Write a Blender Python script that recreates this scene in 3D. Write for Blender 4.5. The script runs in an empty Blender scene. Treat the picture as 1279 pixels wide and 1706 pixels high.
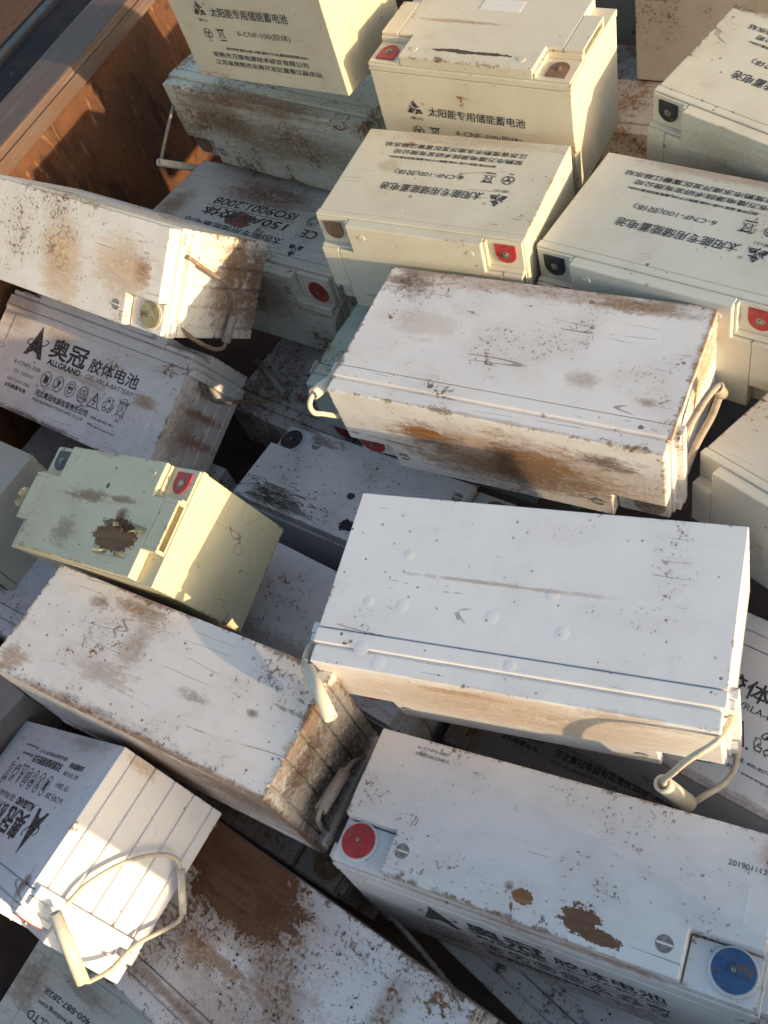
import bpy, bmesh, math, random
from mathutils import Vector, Matrix, Quaternion
R_ = math.radians
sc = bpy.context.scene
col = sc.collection

# ------------------------------------------------------------------ camera, sky, sun, exposure
cam_d = bpy.data.cameras.new('camera'); cam = bpy.data.objects.new('camera', cam_d); col.objects.link(cam)
cam_d.sensor_fit = 'VERTICAL'; cam_d.sensor_height = 24.0; cam_d.lens = 24.0 * 1550 / 1706
cam_d.clip_start = 0.02; cam_d.clip_end = 500
XR = ((0.87874, 0.23738, -0.41409), (0.40960, -0.82044, 0.39888), (-0.24506, -0.52012, -0.81818))
cm = Matrix([[r[0], -r[1], -r[2]] for r in XR]).to_4x4()
cm.translation = (0, 0, 1.545)
cam.matrix_world = cm
sc.camera = cam

SUN_EL, SUN_AZ = R_(8.6), R_(10)          # azimuth measured from +X towards -Y
sd = Vector((math.cos(SUN_EL) * math.cos(SUN_AZ), -math.cos(SUN_EL) * math.sin(SUN_AZ), math.sin(SUN_EL)))
w = bpy.data.worlds.new('World'); sc.world = w; w.use_nodes = True
wn = w.node_tree.nodes; wl = w.node_tree.links
sky = wn.new('ShaderNodeTexSky'); sky.sky_type = 'NISHITA'; sky.sun_disc = False
sky.sun_elevation = SUN_EL; sky.sun_rotation = math.atan2(sd.x, sd.y)
sky.air_density = 1.0; sky.dust_density = 2.4; sky.ozone_density = 1.0
bg = wn['Background']; bg.inputs['Strength'].default_value = 0.15
wl.new(sky.outputs[0], bg.inputs[0])
sun_d = bpy.data.lights.new('sun', 'SUN'); sun_d.energy = 3.1; sun_d.angle = R_(0.6); sun_d.color = (1.0, 0.72, 0.42)
sun = bpy.data.objects.new('sun', sun_d); col.objects.link(sun)
sun.rotation_euler = (-sd).to_track_quat('-Z', 'Y').to_euler()
sun.location = sd * 6
vs = sc.view_settings
vs.view_transform = 'Standard'; vs.look = 'None'; vs.gamma = 1.0; vs.use_curve_mapping = False
vs.exposure = 1.15

sc.cycles.max_bounces = 5; sc.cycles.diffuse_bounces = 3; sc.cycles.glossy_bounces = 2; sc.cycles.transmission_bounces = 0

# ------------------------------------------------------------------ node helpers
class G:
    def __init__(s, name):
        s.m = bpy.data.materials.new(name); s.m.use_nodes = True
        s.t = s.m.node_tree; s.b = s.t.nodes['Principled BSDF']
        s.co = s.n('ShaderNodeTexCoord').outputs['Object']
    def n(s, typ, **kw):
        nd = s.t.nodes.new(typ)
        for k, v in kw.items(): setattr(nd, k, v)
        return nd
    def set(s, sock, v):
        if hasattr(v, 'is_linked'): s.t.links.new(v, sock)
        elif isinstance(v, (tuple, list)) and len(v) == 3 and sock.type == 'RGBA': sock.default_value = (*v, 1)
        else: sock.default_value = v
    def math(s, op, a, b=0.0, c=None):
        nd = s.n('ShaderNodeMath', operation=op); s.set(nd.inputs[0], a); s.set(nd.inputs[1], b)
        if c is not None: s.set(nd.inputs[2], c)
        return nd.outputs[0]
    def vmath(s, op, a, b=(0, 0, 0)):
        nd = s.n('ShaderNodeVectorMath', operation=op); s.set(nd.inputs[0], a); s.set(nd.inputs[1], b)
        return nd.outputs['Value'] if op in ('LENGTH', 'DOT_PRODUCT') else nd.outputs[0]
    def map(s, v, rot=(0, 0, 0), scale=(1, 1, 1), loc=(0, 0, 0)):
        nd = s.n('ShaderNodeMapping'); s.set(nd.inputs[0], v)
        nd.inputs[1].default_value = loc; nd.inputs[2].default_value = rot; nd.inputs[3].default_value = scale
        return nd.outputs[0]
    def noise(s, v, scale, detail=6, rough=.6, dist=0.0):
        nd = s.n('ShaderNodeTexNoise'); s.set(nd.inputs['Vector'], v)
        nd.inputs['Scale'].default_value = scale; nd.inputs['Detail'].default_value = detail
        nd.inputs['Roughness'].default_value = rough; nd.inputs['Distortion'].default_value = dist
        return nd.outputs[0]
    def ramp(s, v, a, b):
        nd = s.n('ShaderNodeMapRange'); nd.interpolation_type = 'SMOOTHSTEP'
        s.set(nd.inputs[0], v); nd.inputs[1].default_value = a; nd.inputs[2].default_value = b
        return nd.outputs[0]
    def mix(s, f, a, b):
        nd = s.n('ShaderNodeMix', data_type='RGBA'); s.set(nd.inputs[0], f); s.set(nd.inputs[6], a); s.set(nd.inputs[7], b)
        return nd.outputs[2]
    def bump(s, h, strength=.2, dist=.001, normal=None):
        nd = s.n('ShaderNodeBump'); s.set(nd.inputs['Height'], h); nd.inputs['Strength'].default_value = strength
        nd.inputs['Distance'].default_value = dist
        if normal is not None: s.t.links.new(normal, nd.inputs['Normal'])
        return nd.outputs[0]

BROWN = (.13, .065, .03); MUD = (.19, .10, .045); RUST = (.25, .085, .022); DUST = (.40, .275, .17); SOOT = (.035, .03, .028)

def plastic(name, base, tint, seed, dust=.3, dirt=.3, speck=.35, scr=.3, stains=(), rough=.42, dcol=MUD, dustcol=DUST, edge=.35, dims=(.2415, .086, .240)):
    """worn moulded plastic: wiped dust film, brown grime in blotches and along the edges, dark specks, scratches, placed stains and painted shade"""
    g = G(name); rnd = random.Random(seed)
    p = g.vmath('ADD', g.co, tuple(rnd.uniform(-9, 9) for _ in range(3)))
    nA = g.noise(p, 8, 4, .6, .3)
    nB = g.noise(p, 40, 5, .72, 1.3)
    nC = g.noise(p, 190, 3, .7)
    nS = g.noise(g.map(p, rot=tuple(rnd.uniform(-.6, .6) for _ in range(3)), scale=(10, 60, 45)), 1.0, 4, .7, 1.2)
    c = g.mix(g.ramp(nA, .35, .68), base, tint)
    def wsum(*tw):
        t = None
        for n_, w_ in tw:
            x = g.math('MULTIPLY', n_, w_); t = x if t is None else g.math('ADD', t, x)
        return t
    # wiped dust film, broken up by smears
    film = wsum((nA, .5), (nS, .35), (nB, .15))
    fd = g.math('MULTIPLY', g.ramp(film, .50 - .16 * dust, .74 - .13 * dust), min(.75, .16 + .5 * dust))
    c = g.mix(fd, c, dustcol)
    # crust: crisp brown flecks whose density follows the large noise
    fl = wsum((nC, .42), (nA, .42), (nB, .30))
    ff = g.ramp(fl, .692 - .15 * dirt - .05 * dust, .716 - .145 * dirt - .05 * dust)
    c = g.mix(g.math('MULTIPLY', ff, .7), c, g.mix(g.ramp(nB, .45, .6), (.25, .15, .08), (.13, .08, .05)))
    bl = wsum((nB, .52), (nS, .22), (nA, .36), (nC, .12))
    fb = g.ramp(bl, .742 - .15 * dirt, .772 - .14 * dirt)
    c = g.mix(g.math('MULTIPLY', fb, g.math('ADD', .35, g.math('MULTIPLY', g.ramp(nC, .3, .6), .6))), c, g.mix(g.math('MULTIPLY', g.ramp(nS, .5, .68), .7), dcol, RUST))
    md = g.math('MAXIMUM', fd, fb)
    # grime and chips along the moulded edges, in stretches
    if edge > 0:
        sx = g.n('ShaderNodeSeparateXYZ'); g.t.links.new(g.co, sx.inputs[0])
        da = g.math('ABSOLUTE', g.math('SUBTRACT', dims[0], g.math('ABSOLUTE', sx.outputs[0])))
        db = g.math('ABSOLUTE', g.math('SUBTRACT', dims[1], g.math('ABSOLUTE', sx.outputs[1])))
        dc = g.math('MINIMUM', g.math('ABSOLUTE', sx.outputs[2]), g.math('ABSOLUTE', g.math('SUBTRACT', sx.outputs[2], dims[2])))
        d2 = g.math('MAXIMUM', g.math('MINIMUM', da, db), g.math('MINIMUM', g.math('MAXIMUM', da, db), dc))
        ev = g.math('ADD', g.math('MULTIPLY', d2, 24.0), g.math('SUBTRACT', 1.30 - .34 * edge, wsum((nB, .7), (nA, .85), (nC, .4))))
        fe = g.math('SUBTRACT', 1.0, g.ramp(ev, .12, .26))
        c = g.mix(g.math('MULTIPLY', fe, .75), c, g.mix(g.ramp(nB, .42, .58), (.32, .19, .10), (.13, .075, .045)))
        md = g.math('MAXIMUM', md, fe)
    # specks
    for sca, dens, siz, colr in ((48, speck * .4, .16, SOOT), (125, speck, .2, (.075, .05, .038))):
        vo = g.n('ShaderNodeTexVoronoi'); g.set(vo.inputs['Vector'], p); vo.inputs['Scale'].default_value = sca
        sep = g.n('ShaderNodeSeparateColor'); g.t.links.new(vo.outputs['Color'], sep.inputs[0])
        on = g.math('GREATER_THAN', sep.outputs[0], 1 - dens * .30)
        dd = g.math('ADD', vo.outputs['Distance'], g.math('MULTIPLY', g.math('SUBTRACT', nC, .5), .35))
        f = g.math('MULTIPLY', on, g.math('LESS_THAN', dd, g.math('MULTIPLY', sep.outputs[1], siz * 1.3)))
        c = g.mix(g.math('MULTIPLY', f, g.math('ADD', .35, g.math('MULTIPLY', sep.outputs[2], .5))), c, colr)
    # scratches
    for k in range(2 if scr > 0 else 0):
        q = g.map(p, rot=tuple(rnd.uniform(-3, 3) for _ in range(3)), scale=(2.5, 34, 34))
        ns = g.noise(q, 1.0, 0, .5, .0)
        ln = g.math('LESS_THAN', g.math('ABSOLUTE', g.math('SUBTRACT', ns, .5)), .006)
        ms = g.ramp(g.math('ADD', g.math('MULTIPLY', nA, 1.0 if k else -1.0), 0.0 if k else 1.0), .60 - .12 * scr, .66 - .12 * scr)
        c = g.mix(g.math('MULTIPLY', g.math('MULTIPLY', ln, ms), .6), c, (.12, .09, .07))
    # placed stains, one of them painted shade: (centre mm, radii mm, colour, strength, raggedness)
    if stains:
        rag = wsum((g.math('SUBTRACT', nB, .5), 4.2), (g.math('SUBTRACT', nC, .5), 2.6), (g.math('SUBTRACT', nS, .5), 4.6))
        mott = g.ramp(wsum((nC, .6), (nB, .4)), .36, .56)
        for (ce, ra, sc_, st, rg) in stains:
            hard = st > .94
            v = g.vmath('DIVIDE', g.vmath('SUBTRACT', g.co, tuple(x * .001 for x in ce)), tuple(x * .001 for x in ra))
            L = g.math('ADD', g.vmath('LENGTH', v), g.math('MULTIPLY', rag, rg * (.8 if hard else .8)))
            f = g.math('SUBTRACT', 1.0, g.ramp(L, .90 if hard else .30, 1.0 if hard else 1.10))
            f = g.math('MULTIPLY', f, st)
            if not hard: f = g.math('MULTIPLY', f, g.math('ADD', .55, g.math('MULTIPLY', mott, .45)))
            c = g.mix(f, c, g.mix(g.ramp(nS, .40, .60), sc_, (sc_[0] * .74, sc_[1] * .58, sc_[2] * .46)))
            md = g.math('MAXIMUM', md, f)
    g.set(g.b.inputs['Base Color'], c)
    g.set(g.b.inputs['Roughness'], g.math('ADD', rough, g.math('MULTIPLY', md, .4)))
    g.b.inputs['Specular IOR Level'].default_value = .38
    b1 = g.bump(g.noise(p, 20, 2, .5), .12, .003)
    g.t.links.new(g.bump(g.noise(p, 380, 2, .6), .15, .0004, b1), g.b.inputs['Normal'])
    return g.m

def simple(name, colr, rough=.5, var=.25, scale=60, metal=0.0, dirt=.0):
    g = G(name)
    n = g.noise(g.co, scale, 6, .65)
    c = g.mix(g.ramp(n, .35, .75), colr, tuple(x * (1 - var) for x in colr))
    if dirt > 0:
        c = g.mix(g.math('MULTIPLY', g.ramp(g.noise(g.co, scale * .9, 8, .75), .62 - .25 * dirt, .72 - .2 * dirt), .85), c, MUD)
    g.set(g.b.inputs['Base Color'], c); g.b.inputs['Roughness'].default_value = rough; g.b.inputs['Metallic'].default_value = metal
    g.t.links.new(g.bump(n, .15, .0006), g.b.inputs['Normal'])
    return g.m

INK = G('black_ink')
_n = INK.noise(INK.co, 160, 5, .7)
INK.set(INK.b.inputs['Base Color'], INK.mix(INK.ramp(_n, .50, .66), (.028, .027, .03), (.26, .25, .23)))
INK.b.inputs['Roughness'].default_value = .6
INK = INK.m
M_RED = simple('red_cap', (.46, .035, .045), .45, .4, 90, dirt=.35)
M_REDD = simple('dirty_red_cap', (.30, .03, .035), .6, .4, 90, dirt=.5)
M_BLUE = simple('blue_cap', (.04, .11, .25), .5, .4, 90, dirt=.35)
M_BLACK = simple('dark_cap', (.025, .03, .04), .4, .3, 90, dirt=.2)
M_MUDCAP = simple('muddy_cap', (.23, .15, .10), .8, .5, 70, dirt=.6)
M_METAL = simple('stud_metal', (.34, .32, .29), .45, .4, 300, metal=.7)
M_ROPE = simple('handle_rope_plastic', (.62, .56, .44), .5, .25, 120, dirt=.1)
M_ROPED = simple('dirty_handle_rope', (.26, .20, .15), .75, .5, 90, dirt=.5)
M_GRIP = simple('handle_grip_plastic', (.70, .65, .53), .42, .15, 120, dirt=.06)
M_GRIPD = simple('dirty_handle_grip', (.33, .29, .25), .6, .35, 90, dirt=.3)
M_PLUG = simple('grimy_plug', (.30, .28, .26), .6, .6, 200, dirt=.3)
M_PAPER = simple('white_paper', (.72, .71, .68), .8, .1, 200)

# ------------------------------------------------------------------ mesh helpers (metres, input in mm)
def box(bm, x0, x1, y0, y1, z0, z1):
    v = [bm.verts.new((x * .001, y * .001, z * .001)) for z in (z0, z1) for y in (y0, y1) for x in (x0, x1)]
    for f in ((0, 2, 3, 1), (4, 5, 7, 6), (0, 1, 5, 4), (2, 6, 7, 3), (0, 4, 6, 2), (1, 3, 7, 5)):
        bm.faces.new([v[i] for i in f])
def prism(bm, pts, z0, z1):
    lo = [bm.verts.new((x * .001, y * .001, z0 * .001)) for x, y in pts]
    hi = [bm.verts.new((x * .001, y * .001, z1 * .001)) for x, y in pts]
    bm.faces.new(lo[::-1]); bm.faces.new(hi); n = len(pts)
    for i in range(n): bm.faces.new((lo[i], lo[(i + 1) % n], hi[(i + 1) % n], hi[i]))
def disc(bm, cx, cy, z0, z1, r, n=28, sx=1.0):
    prism(bm, [(cx + sx * r * math.cos(2 * math.pi * i / n), cy + r * math.sin(2 * math.pi * i / n)) for i in range(n)], z0, z1)
def finish(bm, name, bev=0.0, seg=2, ang=35):
    bmesh.ops.recalc_face_normals(bm, faces=bm.faces)
    if bev > 0:
        es = [e for e in bm.edges if len(e.link_faces) == 2 and e.calc_face_angle(0) > R_(ang)]
        bmesh.ops.bevel(bm, geom=es, offset=bev * .001, segments=seg, profile=.6, affect='EDGES', clamp_overlap=True)
    me = bpy.data.meshes.new(name); bm.to_mesh(me); bm.free()
    me.materials.append(None)
    return me
def B(fn, name, bev=0.0, seg=2):
    bm = bmesh.new(); fn(bm); return finish(bm, name, bev, seg)
def catmull(P, k=8):
    P = [Vector(p) for p in P]; out = []
    for i in range(len(P) - 1):
        a = P[max(i - 1, 0)]; b = P[i]; c = P[i + 1]; d = P[min(i + 2, len(P) - 1)]
        for j in range(k):
            t = j / k
            out.append(.5 * ((2 * b) + (c - a) * t + (2 * a - 5 * b + 4 * c - d) * t * t + (3 * b - a - 3 * c + d) * t ** 3))
    out.append(P[-1]); return out
def tube(pts, r, name, n=10, smooth=True, hollow=False, twist=False):
    P = catmull(pts) if smooth else [Vector(p) for p in pts]
    bm = bmesh.new(); rings = []
    up = Vector((.31, .52, .79)); 
    for i, p in enumerate(P):
        t = (P[min(i + 1, len(P) - 1)] - P[max(i - 1, 0)]).normalized()
        a = t.cross(up).normalized(); b = t.cross(a).normalized(); up = -b if False else up
        rr = r * (1 + (.10 * math.sin(i * 2.2) if twist else 0))
        rings.append([bm.verts.new((p + (a * math.cos(2 * math.pi * k / n) + b * math.sin(2 * math.pi * k / n)) * rr) * .001) for k in range(n)])
    for A, C in zip(rings, rings[1:]):
        for k in range(n): bm.faces.new((A[k], A[(k + 1) % n], C[(k + 1) % n], C[k]))
    if hollow:
        for ring, s in ((rings[0], 0), (rings[-1], -1)):
            ctr = sum((v.co for v in ring), Vector()) / n
            tt = ((P[1] - P[0]) if s == 0 else (P[-2] - P[-1])).normalized() * .012
            inn = [bm.verts.new(ctr + (v.co - ctr) * .68) for v in ring]
            dep = [bm.verts.new(v.co + tt) for v in inn]
            for k in range(n):
                bm.faces.new((ring[k], ring[(k + 1) % n], inn[(k + 1) % n], inn[k]))
                bm.faces.new((inn[k], inn[(k + 1) % n], dep[(k + 1) % n], dep[k]))
            bm.faces.new(dep)
    else:
        bm.faces.new(rings[0][::-1]); bm.faces.new(rings[-1])
    bmesh.ops.recalc_face_normals(bm, faces=bm.faces)
    me = bpy.data.meshes.new(name); bm.to_mesh(me); bm.free(); me.materials.append(None)
    for p in me.polygons: p.use_smooth = len(p.vertices) == 4
    return me

def part(name, me, mat, parent, label=None):
    o = bpy.data.objects.new(name, me); col.objects.link(o); o.parent = parent
    o.material_slots[0].link = 'OBJECT'; o.material_slots[0].material = mat
    if label: o['label'] = label
    return o

# ------------------------------------------------------------------ lettering (print lies .25 mm proud of the face)
def text_mesh(s, bold=0.0, shear=0.0):
    cu = bpy.data.curves.new('t', 'FONT'); cu.body = s; cu.offset = bold; cu.shear = shear; cu.resolution_u = 3
    ob = bpy.data.objects.new('t', cu); col.objects.link(ob)
    dg = bpy.context.evaluated_depsgraph_get(); dg.update()
    me = bpy.data.meshes.new_from_object(ob.evaluated_get(dg))
    vs_ = [v.co.copy() for v in me.vertices]; fs = [tuple(p.vertices) for p in me.polygons]
    bpy.data.objects.remove(ob); bpy.data.curves.remove(cu); bpy.data.meshes.remove(me)
    return vs_, fs
class Print:
    """2D print sheet: u to the right, v up, in mm"""
    def __init__(s): s.v = []; s.f = []
    def txt(s, body, u0, u1, vc, h, bold=0.0, shear=0.0, fat=0.0):
        for k_ in range(4 if fat else 1):
            du, dv = ((0, 0), (fat, 0), (0, fat), (fat, fat))[k_]
            s._txt(body, u0 + du, u1 + du, vc + dv, h, bold, shear, k_ * .03)
    def _txt(s, body, u0, u1, vc, h, bold, shear, lift):
        V, F = text_mesh(body, bold, shear)
        if not V: return
        x0 = min(v.x for v in V); x1 = max(v.x for v in V); y0 = min(v.y for v in V); y1 = max(v.y for v in V)
        k = len(s.v)
        for v in V: s.v.append((u0 + (v.x - x0) / (x1 - x0) * (u1 - u0), vc - h / 2 + (v.y - y0) / max(1e-6, y1 - y0) * h, lift))
        s.f += [tuple(i + k for i in f) for f in F]
    def poly(s, pts):
        k = len(s.v); s.v += [(p[0], p[1], 0.0) for p in pts]; s.f.append(tuple(range(k, k + len(pts))))
    def line(s, pts, wd, closed=False):
        n = len(pts)
        for i in range(n if closed else n - 1):
            a = Vector(pts[i]); b = Vector(pts[(i + 1) % n]); d = (b - a); 
            if d.length < 1e-6: continue
            d.normalize(); q = Vector((-d.y, d.x)) * wd / 2; e = d * wd * .25
            s.poly([a - q - e, b - q + e, b + q + e, a + q - e])
    def ring(s, cu, cv, ru, rv, wd, a0=0, a1=360, rot=0, n=28):
        pts = []
        for i in range(n + 1):
            a = R_(a0 + (a1 - a0) * i / n); x = ru * math.cos(a); y = rv * math.sin(a); r = R_(rot)
            pts.append((cu + x * math.cos(r) - y * math.sin(r), cv + x * math.sin(r) + y * math.cos(r)))
        s.line(pts, wd)
    def mesh(s, name, fn):
        me = bpy.data.meshes.new(name); me.from_pydata([Vector(fn(u, v, d)) * .001 for u, v, d in s.v], [], s.f)
        me.materials.append(None); me.update(); return me

def cream_print():
    p = Print(); e = Print()
    p.txt('太阳能专用储能蓄电池', -76, 88, 122, 16, 0.0, .14, .35)
    p.txt('6-CNF-100(胶体)', -32, 80, 89, 13, .004, .1)
    p.txt('运行环境 温度-30度~50度,湿度小于90%,最高海拔高度4500m', -72, 104, 59, 5.2, 0, 0, .25)
    p.txt('常熟市万隆电源技术研发有限公司', -108, 100, 46, 9.5, 0, .12, .35)
    p.txt('江苏省常熟市东南开发区富春江路东站', -110, 122, 32, 9.5, 0, .12, .35)
    p.txt('虞山', -110, -88, 107, 5.5, 0)
    c0, c1 = -99, 124
    for k in range(3):
        a = R_(90 + 120 * k); b = R_(30 + 120 * k); d = R_(150 + 120 * k)
        q = lambda r, t: (c0 + r * math.cos(t), c1 + r * math.sin(t))
        e.poly([q(15.5, a), q(9.2, a - .62), q(4.2, a - .25), q(4.0, a + .25), q(9.2, a + .62)])
        e.line([q(9.5, b), q(5.5, a - .2)], 2.4)
    e.line([(c0 - 4, c1 + 3), (c0 - 1.5, c1 - 4), (c0 + 1, c1 + 3)], 1.6); e.line([(c0 + 3, c1 + 4), (c0 + 3, c1 - 4), (c0 + 6, c1 - 4)], 1.6)
    e.ring(c0 + 16, c1 + 11, 2, 2, .6, n=14)
    for k in range(3):                                   # recycling roundel
        a = 90 + 120 * k
        e.ring(-100 + 4 * math.cos(R_(a)), 84 + 4 * math.sin(R_(a)), 4.6, 4.6, 1.2, n=14)
    e.ring(-100, 84, 9.4, 8.4, .9, n=22); e.txt('Pb', -104, -97, 71, 3.5, .01)
    for sh in (0,):                                      # crossed-out bin
        e.line([(-76, 91), (-73.5, 78), (-66.5, 78), (-64, 91)], 1.3, True); e.line([(-78, 92.5), (-62, 92.5)], 1.8)
        e.line([(-79, 77), (-61, 94)], 1.0); e.line([(-79, 94), (-61, 77)], 1.0); e.line([(-77, 73.5), (-63, 73.5)], 2.2)
    return p, e
def white_print():
    p = Print(); e = Print()
    p.txt('奥冠', -84, 12, 144, 39, 0, 0, 2.0)
    p.txt('ALLGRAND', -78, 11, 116, 11, 0.01, 0, .9)
    p.txt('胶体电池', 24, 149, 140, 27, 0, 0, .9)
    p.txt('GEL-VRLA-BATTERY', 26, 149, 117, 9, .004)
    p.txt('6-CNFJ-200', -160, -86, 92, 11, .004)
    p.txt('12V  200AH', -152, -98, 76, 7.5, .0)
    p.txt('GB/T 22473-2008', -160, -96, 58, 6, .0)
    p.txt('太阳能蓄电池', -160, -100, 45, 8, 0, 0, .5)
    p.txt('河北奥冠电源有限责任公司', -76, 66, 53, 12.5, 0, 0, .6)
    p.txt('HEBEI ALLGRAND POWER SUPPLY CO.,LTD', -76, 62, 39, 6.5, .01)
    p.txt('热线: 400-807-9811', 76, 136, 51, 6, .012)
    p.txt('网址: www.aoguan.com', 76, 146, 37, 6, .012)
    e.poly([(-123, 176), (-113, 152), (-98, 118), (-96, 112), (-108, 112), (-113, 121), (-124, 124)])
    e.poly([(-123, 176), (-124, 124), (-132, 119), (-137, 113), (-147, 113), (-143, 120), (-134, 144)])
    e.ring(-121, 143, 27, 8.5, 2.4, 128, 398, 12)
    for k, x in enumerate((-63, -29, 4, 37)):
        e.ring(x, 83, 12.5, 15, 1.6, n=26)
    e.line([(-70, 92), (-56, 74)], 1.6); e.poly([(-69, 76), (-66, 92), (-60, 88), (-57, 92), (-56, 78), (-62, 74)])
    e.line([(-38, 92), (-20, 74)], 1.4); e.line([(-34, 74), (-27, 84), (-31, 92)], 3); e.line([(-27, 84), (-22, 92)], 2.4)
    e.poly([(-4, 88), (12, 88), (11, 82), (-3, 82)]); e.line([(-2, 80), (4, 73), (10, 80)], 2); e.ring(4, 89, 7, 4, 1.6, 0, 180)
    e.line([(29, 91), (45, 91), (45, 75), (29, 75)], 1.3, True); e.line([(30, 83), (44, 83)], 1.1); e.line([(37, 90), (37, 76)], 1.1); e.ring(37, 83, 6, 6, 1)
    e.line([(57, 68), (83, 68), (70, 97)], 1.8, True); e.line([(71, 90), (66, 80), (74, 81), (68, 71)], 2.0)
    p.txt('♻', 90, 119, 83, 30, .01)
    p.poly([(86, 66), (89, 66), (89, 69), (86, 69)])
    e.line([(128, 95), (131, 74), (145, 74), (148, 95)], 1.4, True); e.line([(126, 98), (150, 98)], 2); e.ring(138, 101, 6, 4, 1.2, 0, 180)
    e.line([(126, 70), (150, 102)], 1.1); e.line([(126, 102), (150, 70)], 1.1); e.ring(143, 71, 3, 3, 1.2, n=12); p.txt('Pb', 134, 142, 62, 5, .01)
    return p, e
def k_print():
    p = Print(); e = Print()
    p.txt('太阳能专用储能蓄电池', -96, 150, 168, 19, 0, 0, .6)
    p.txt('150Ah 胶体', -80, 128, 131, 25, 0, .1, 1.2)
    p.txt('ISO9001:2008', -82, 122, 101, 19, 0, .15, .8)
    p.txt('CE', -152, -118, 134, 20, 0, 0, .8)
    p.txt('♻', -136, -106, 101, 28, .0)
    p.poly([(-84, 115.5), (130, 115.5), (130, 116.8), (-84, 116.8)])
    c0, c1 = -132, 176
    for k in range(3):
        a = R_(90 + 120 * k); q = lambda r, t: (c0 + r * math.cos(t), c1 + r * math.sin(t))
        e.poly([q(19, a), q(12, a - .66), q(5, a - .25), q(5, a + .25), q(12, a + .66)])
    e.line([(c0 - 5, c1 + 4), (c0, c1 - 5), (c0 + 5, c1 + 4)], 2)
    return p, e
def r_print():
    p = Print(); e = Print()
    p.txt('ELECTRIC CO.,LTD', 40, 190, 92, 13, 0, 0, .5)
    p.txt('www.greatlong.com', 88, 186, 73, 8, 0, 0, .3)
    p.txt('400-887-2828', 92, 184, 57, 8, 0, 0, .4)
    e.ring(150, 122, 9, 9, 1.5)
    return p, e

# ------------------------------------------------------------------ white battery (483 x 172 x 240)
WL, WW, WH = 241.5, 86.0, 240.0
def ribbed(bm, z0, z1):
    def end(s):
        pts = [(s * (WL - 1), -s * WW)] if False else []
        ys = [-68, -34, 0, 34, 68]; out = [(WL, -WW)]
        for y in ys: out += [(WL, y - 2.2), (WL - 3.6, y - 1.2), (WL - 3.6, y + 1.2), (WL, y + 2.2)]
        out.append((WL, WW)); return out
    r = end(1); l = [(-x, -y) for x, y in r]
    prism(bm, r + l, z0, z1)
def w_case(bm): ribbed(bm, 0, 193.5)
def w_neck(bm):
    box(bm, -WL + 4, WL - 4, -WW + 4, WW - 4, 192, 217)
    box(bm, -206, 206, -WW - .9, -WW + 2, 10, 183)
def w_rim(bm): box(bm, -WL - 1.2, WL + 1.2, -WW - 1.2, WW + 1.2, 195, 214.5)
PX, PY = 72, 52
def w_lid(bm):
    a, b = WL - 1.5, WW - 1.5
    prism(bm, [(-a + PX, -b), (a - PX, -b), (a - PX, -b + PY), (a, -b + PY), (a, b), (-a, b), (-a, -b + PY), (-a + PX, -b + PY)], 217, WH)
def w_pad(s):
    def fn(bm):
        x0, x1 = sorted((s * (WL - 1.5), s * (WL - PX)))
        box(bm, x0 + .5, x1 - .5, -WW + 1.5, -WW + PY - .3, 217, 225)
    return fn
def w_outline(bm):
    def fr(x0, x1, y0, y1, t=.8):
        z0, z1 = WH - .5, WH + .14
        box(bm, x0, x1, y0, y0 + t, z0, z1); box(bm, x0, x1, y1 - t, y1, z0, z1)
        box(bm, x0, x0 + t, y0 + t, y1 - t, z0, z1); box(bm, x1 - t, x1, y0 + t, y1 - t, z0, z1)
    fr(-160, -14, -14, 20); fr(6, 215, -18, 26)
def w_bracket(s):
    def fn(bm):
        x0, x1 = sorted((s * (WL - 1), s * (WL + 11)))
        box(bm, x0, x1, -80, 80, 187, 201)
        for y in (-80, 62): 
            x2, x3 = sorted((s * (WL - 1), s * (WL + 9)))
            box(bm, x2, x3, y, y + 18, 201.5, 212)
    return fn
W_MESH = dict(case=B(w_case, 'white_case', 1.6), neck=B(w_neck, 'white_neck', .6, 1), rim=B(w_rim, 'white_rim', 2.2, 3), lid=B(w_lid, 'white_lid', 2.6, 3),
              pl=B(w_pad(-1), 'terminal_pad', 1.6), pr=B(w_pad(1), 'terminal_pad', 1.6), line=B(w_outline, 'label_outline'), bl=B(w_bracket(-1), 'bracket_l', 1.6), br=B(w_bracket(1), 'bracket_r', 1.6))
def w_term(s):
    cx, cy = s * 214, -56
    ring = B(lambda bm: disc(bm, cx, cy, 225.2, 228.0, 24, 36), 'terminal_ring', .8, 1)
    def capf(bm):
        disc(bm, cx, cy, 228.1, 229.6, 21.2, 36); disc(bm, cx, cy, 229.65, 230.4, 6.5, 18)
    cap = B(capf, 'terminal_cap', .5, 1)
    def st(bm): disc(bm, cx, cy, 230.45, 233.5, 2.6, 10)
    return ring, cap, B(st, 'terminal_stud', .4, 1)
W_T = {-1: w_term(-1), 1: w_term(1)}
def plug(cx, cy, z, r):
    def fn(bm):
        disc(bm, cx, cy, z - .5, z + .5, r, 20)
    def sl(bm):
        box(bm, cx - r * .9, cx + r * .9, cy - 1.1, cy + 1.1, z + .55, z + 1.3)
    return B(fn, 'vent_plug', .3, 1), B(sl, 'plug_slot')
W_P = [plug(-152, -54, WH, 9), plug(148, -56, WH, 9)]
_wp, _we = white_print()
W_TXT = _wp.mesh('white_lettering', lambda u, v, d: (u, -WW - 1.2 - d, v)); W_EMB = _we.mesh('white_emblem', lambda u, v, d: (u, -WW - 1.2 - d, v))
_kp, _ke = k_print()
K_TXT = _kp.mesh('cream150_lettering', lambda u, v, d: (u, -WW - 1.2 - d, v)); K_EMB = _ke.mesh('cream150_emblem', lambda u, v, d: (u, -WW - 1.2 - d, v))
_rp, _re = r_print()
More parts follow.
